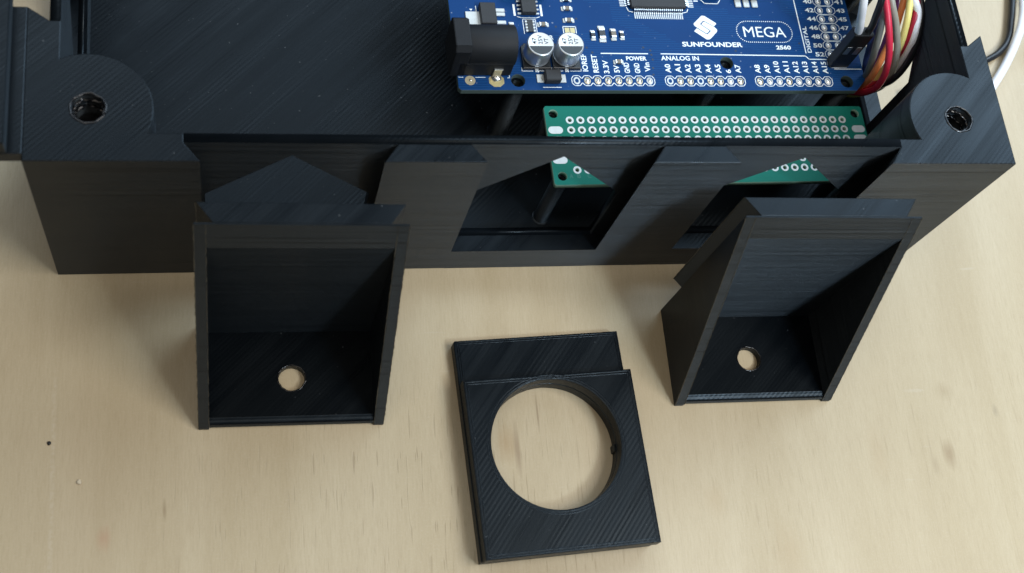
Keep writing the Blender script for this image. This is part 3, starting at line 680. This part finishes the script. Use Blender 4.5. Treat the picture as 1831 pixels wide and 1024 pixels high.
# ------------------------------------------------------------------ jumper wires
dc = empty('jumper_connector', (181.9, 41.45, 26.6), .99, 'small black two-way plug standing on the blue board beside the number 52', 'connector')
box('housing', (-2.54, 2.54, -1.27, 1.27, 0, 14), 'connector', dc, bevel=.15)
box('latch_window', (-1.9, -.6, -1.33, -1.2, 6, 9), 'silver', dc); box('latch_window', (.6, 1.9, -1.33, -1.2, 6, 9), 'silver', dc)
wires = {
 'white': ('w_white', 'white jumper wire rising from the black plug at the blue board', [(180.6, 41.4, 40.2), (179.6, 41.0, 43), (178.3, 41.0, 46), (176.4, 42.6, 52), (176.9, 49, 55), (178, 75, 52), (178, 100, 30)]),
 'black': ('w_black', 'black jumper wire rising from the black plug beside the white one', [(183.2, 41.5, 40.2), (182.8, 41.4, 43), (182.3, 42, 46), (182.1, 43.8, 50), (183, 50, 54), (181, 75, 50), (181, 100, 30)]),
 'grey': ('w_grey', 'dark grey jumper wire, leftmost of the loop bundle', [(185, 46, 12), (190.6, 40.6, 18), (189.3, 38.3, 25), (187.6, 38.4, 32), (186.9, 41.1, 38), (186.8, 44.6, 42), (187, 47.9, 44), (187.3, 56, 46), (185, 100, 25)]),
 'red': ('w_red', 'bright red jumper wire looping over the front of the bundle', [(184, 45, 13), (189.6, 38.6, 18), (190.3, 35.2, 24), (189.6, 33.7, 31), (188.1, 35, 38), (186, 38.7, 44), (184.5, 45.1, 48), (184.4, 54, 49), (184, 100, 28)]),
 'olive': ('w_olive', 'grey-olive jumper wire just right of the bright red one', [(186, 45, 11), (191.4, 39.9, 17), (193.4, 36.8, 22.5), (193, 35.9, 29.5), (191.6, 37.4, 36.5), (189, 41, 43), (185.9, 45.6, 48.2), (186, 54, 50), (187, 100, 28)]),
 'orange': ('w_orange', 'orange jumper wire crossing behind the red and olive ones', [(184, 46, 11), (189.8, 40.3, 16.5), (189.6, 37.3, 24), (188.8, 36.6, 30.5), (189, 38.4, 35.5), (189.8, 40.9, 39.5), (190.3, 44.4, 43.8), (190.9, 47.5, 46), (191.3, 54, 47.5), (189, 100, 26)]),
 'yellow': ('w_yellow', 'yellow jumper wire running beside the orange one', [(187, 46, 10), (190.8, 39.7, 15), (192.4, 37.6, 21.5), (192.4, 38.0, 27), (192.6, 38.8, 32), (191.8, 38.8, 38), (191.0, 40.4, 43), (190.9, 44.2, 47), (191.9, 53, 49.5), (191, 100, 30)]),
 'crimson': ('w_crimson', 'crimson jumper wire low behind the yellow one', [(187, 44, 12), (191, 38.6, 18), (192.2, 37.4, 24), (193.6, 38.6, 30), (193.4, 38.6, 35.5), (192.9, 39.3, 40.5), (192.8, 41.6, 44.5), (193.2, 46.1, 47), (193.5, 56, 47), (193, 100, 30)]),
 'purple': ('w_purple', 'purple jumper wire deep in the bundle', [(188, 47, 10), (192.6, 41.6, 17), (193.4, 42.7, 25.5), (193, 45.6, 33.5), (193.3, 49.3, 38), (193, 60, 42), (190, 100, 20)]),
 'blue': ('w_blue', 'dark blue jumper wire beneath the dark grey one', [(187, 47, 12), (190.8, 41, 21), (188.9, 41.9, 29), (187.8, 44.2, 35), (188.6, 48, 39.5), (190.5, 52, 41), (191.5, 62, 43), (188, 100, 22)]),
 'white_loop': ('w_white', 'white jumper wire on the right outside of the bundle', [(188, 44, 13), (191.6, 38.4, 19), (193.4, 37.1, 27), (194.0, 37.2, 34.5), (193.8, 38.2, 39.5), (193.4, 40.3, 43.5), (193.4, 43.4, 46), (191.8, 45.6, 48), (189.6, 50, 50), (188, 100, 32)]),
 'black_loop': ('w_black', 'black jumper wire hanging rightmost over the side opening', [(188, 42, 16), (191.9, 37.6, 22), (192.9, 35.4, 27.5), (193.2, 34.6, 31.5), (193.8, 35.2, 35.5), (194.4, 37.1, 39.5), (194.8, 41, 43.5), (194.8, 45.3, 46), (194.3, 58, 47), (192, 100, 35)]),
}
for k, (mt, lab, pts) in wires.items():
    tag(tube('jumper_wire', pts, .82 if k not in ('white', 'white_loop') else .95, mt, None), lab, 'wire', 'jumper wires beside the blue board')

# ------------------------------------------------------------------ leads outside the box, right
tag(tube('power_lead', [(215, 48, 1.5), (232, 54.5, 1.5), (239.2, 57.4, 1.5), (244.4, 59.6, 1.5), (249.1, 62.4, 1.6), (252.9, 66.7, 1.7), (255.2, 72.1, 1.8), (257.4, 78.7, 1.9), (261, 92, 2), (262, 160, 1.6)], .95, 'w_black', None), 'black lead curving over the table behind the box corner', 'cable')
tag(tube('power_lead', [(222, 30, 1.7), (233, 40.5, 1.7), (240, 47.2, 1.7), (244.9, 52.5, 1.7), (249.8, 58.4, 1.8), (253.6, 64.4, 3.2), (256.9, 71.2, 4.4), (260.0, 78.8, 3.5), (264.5, 92, 2.2), (270, 160, 1.9)], 1.25, 'w_white', None), 'white lead curving beside the black one, behind the box corner', 'cable')
pg = empty('plug', (263, 67, 0), 70, 'grey rubber plug cut off by the right edge of the picture', 'plug')
lathe_pts = [(0, 0), (3.2, 0), (4.4, 1.2), (4.6, 4), (4.6, 10), (3.6, 13), (1.8, 14.5), (1.6, 22), (0, 22)]
pgb = lathe('body', lathe_pts, 'grey_rubber', pg, (0, 0, 4.7), 32)
pgb.rotation_euler = (math.radians(90), 0, 0)

# ------------------------------------------------------------------ crumbs on the wood
def crumb(name, x, y, r, mat, label, cat, seed):
    bm = bmesh.new(); bmesh.ops.create_icosphere(bm, subdivisions=2, radius=r * S)
    for v in bm.verts:
        v.co *= 1 + .5 * mnoise.noise(v.co / S / r * 1.2 + Vector((seed, 0, 0))); v.co.z = v.co.z * .6
    me = bpy.data.meshes.new('m'); bm.to_mesh(me); bm.free()
    return tag(finish(me, name, mat, None, (x, y, r * .45), 0, 60), label, cat)
crumb('speck', -.9, -37.6, .42, 'connector', 'tiny black speck on the bare wood at far left', 'speck', 1)
crumb('wood_chip', 5.1, -46.1, .5, 'chipwood', 'tiny pale chip on the wood, right below the black speck', 'chip', 2)
crumb('speck', 124.6, -75.5, .3, 'connector', 'tiny black speck below the right corner of the flat plate', 'speck', 4)
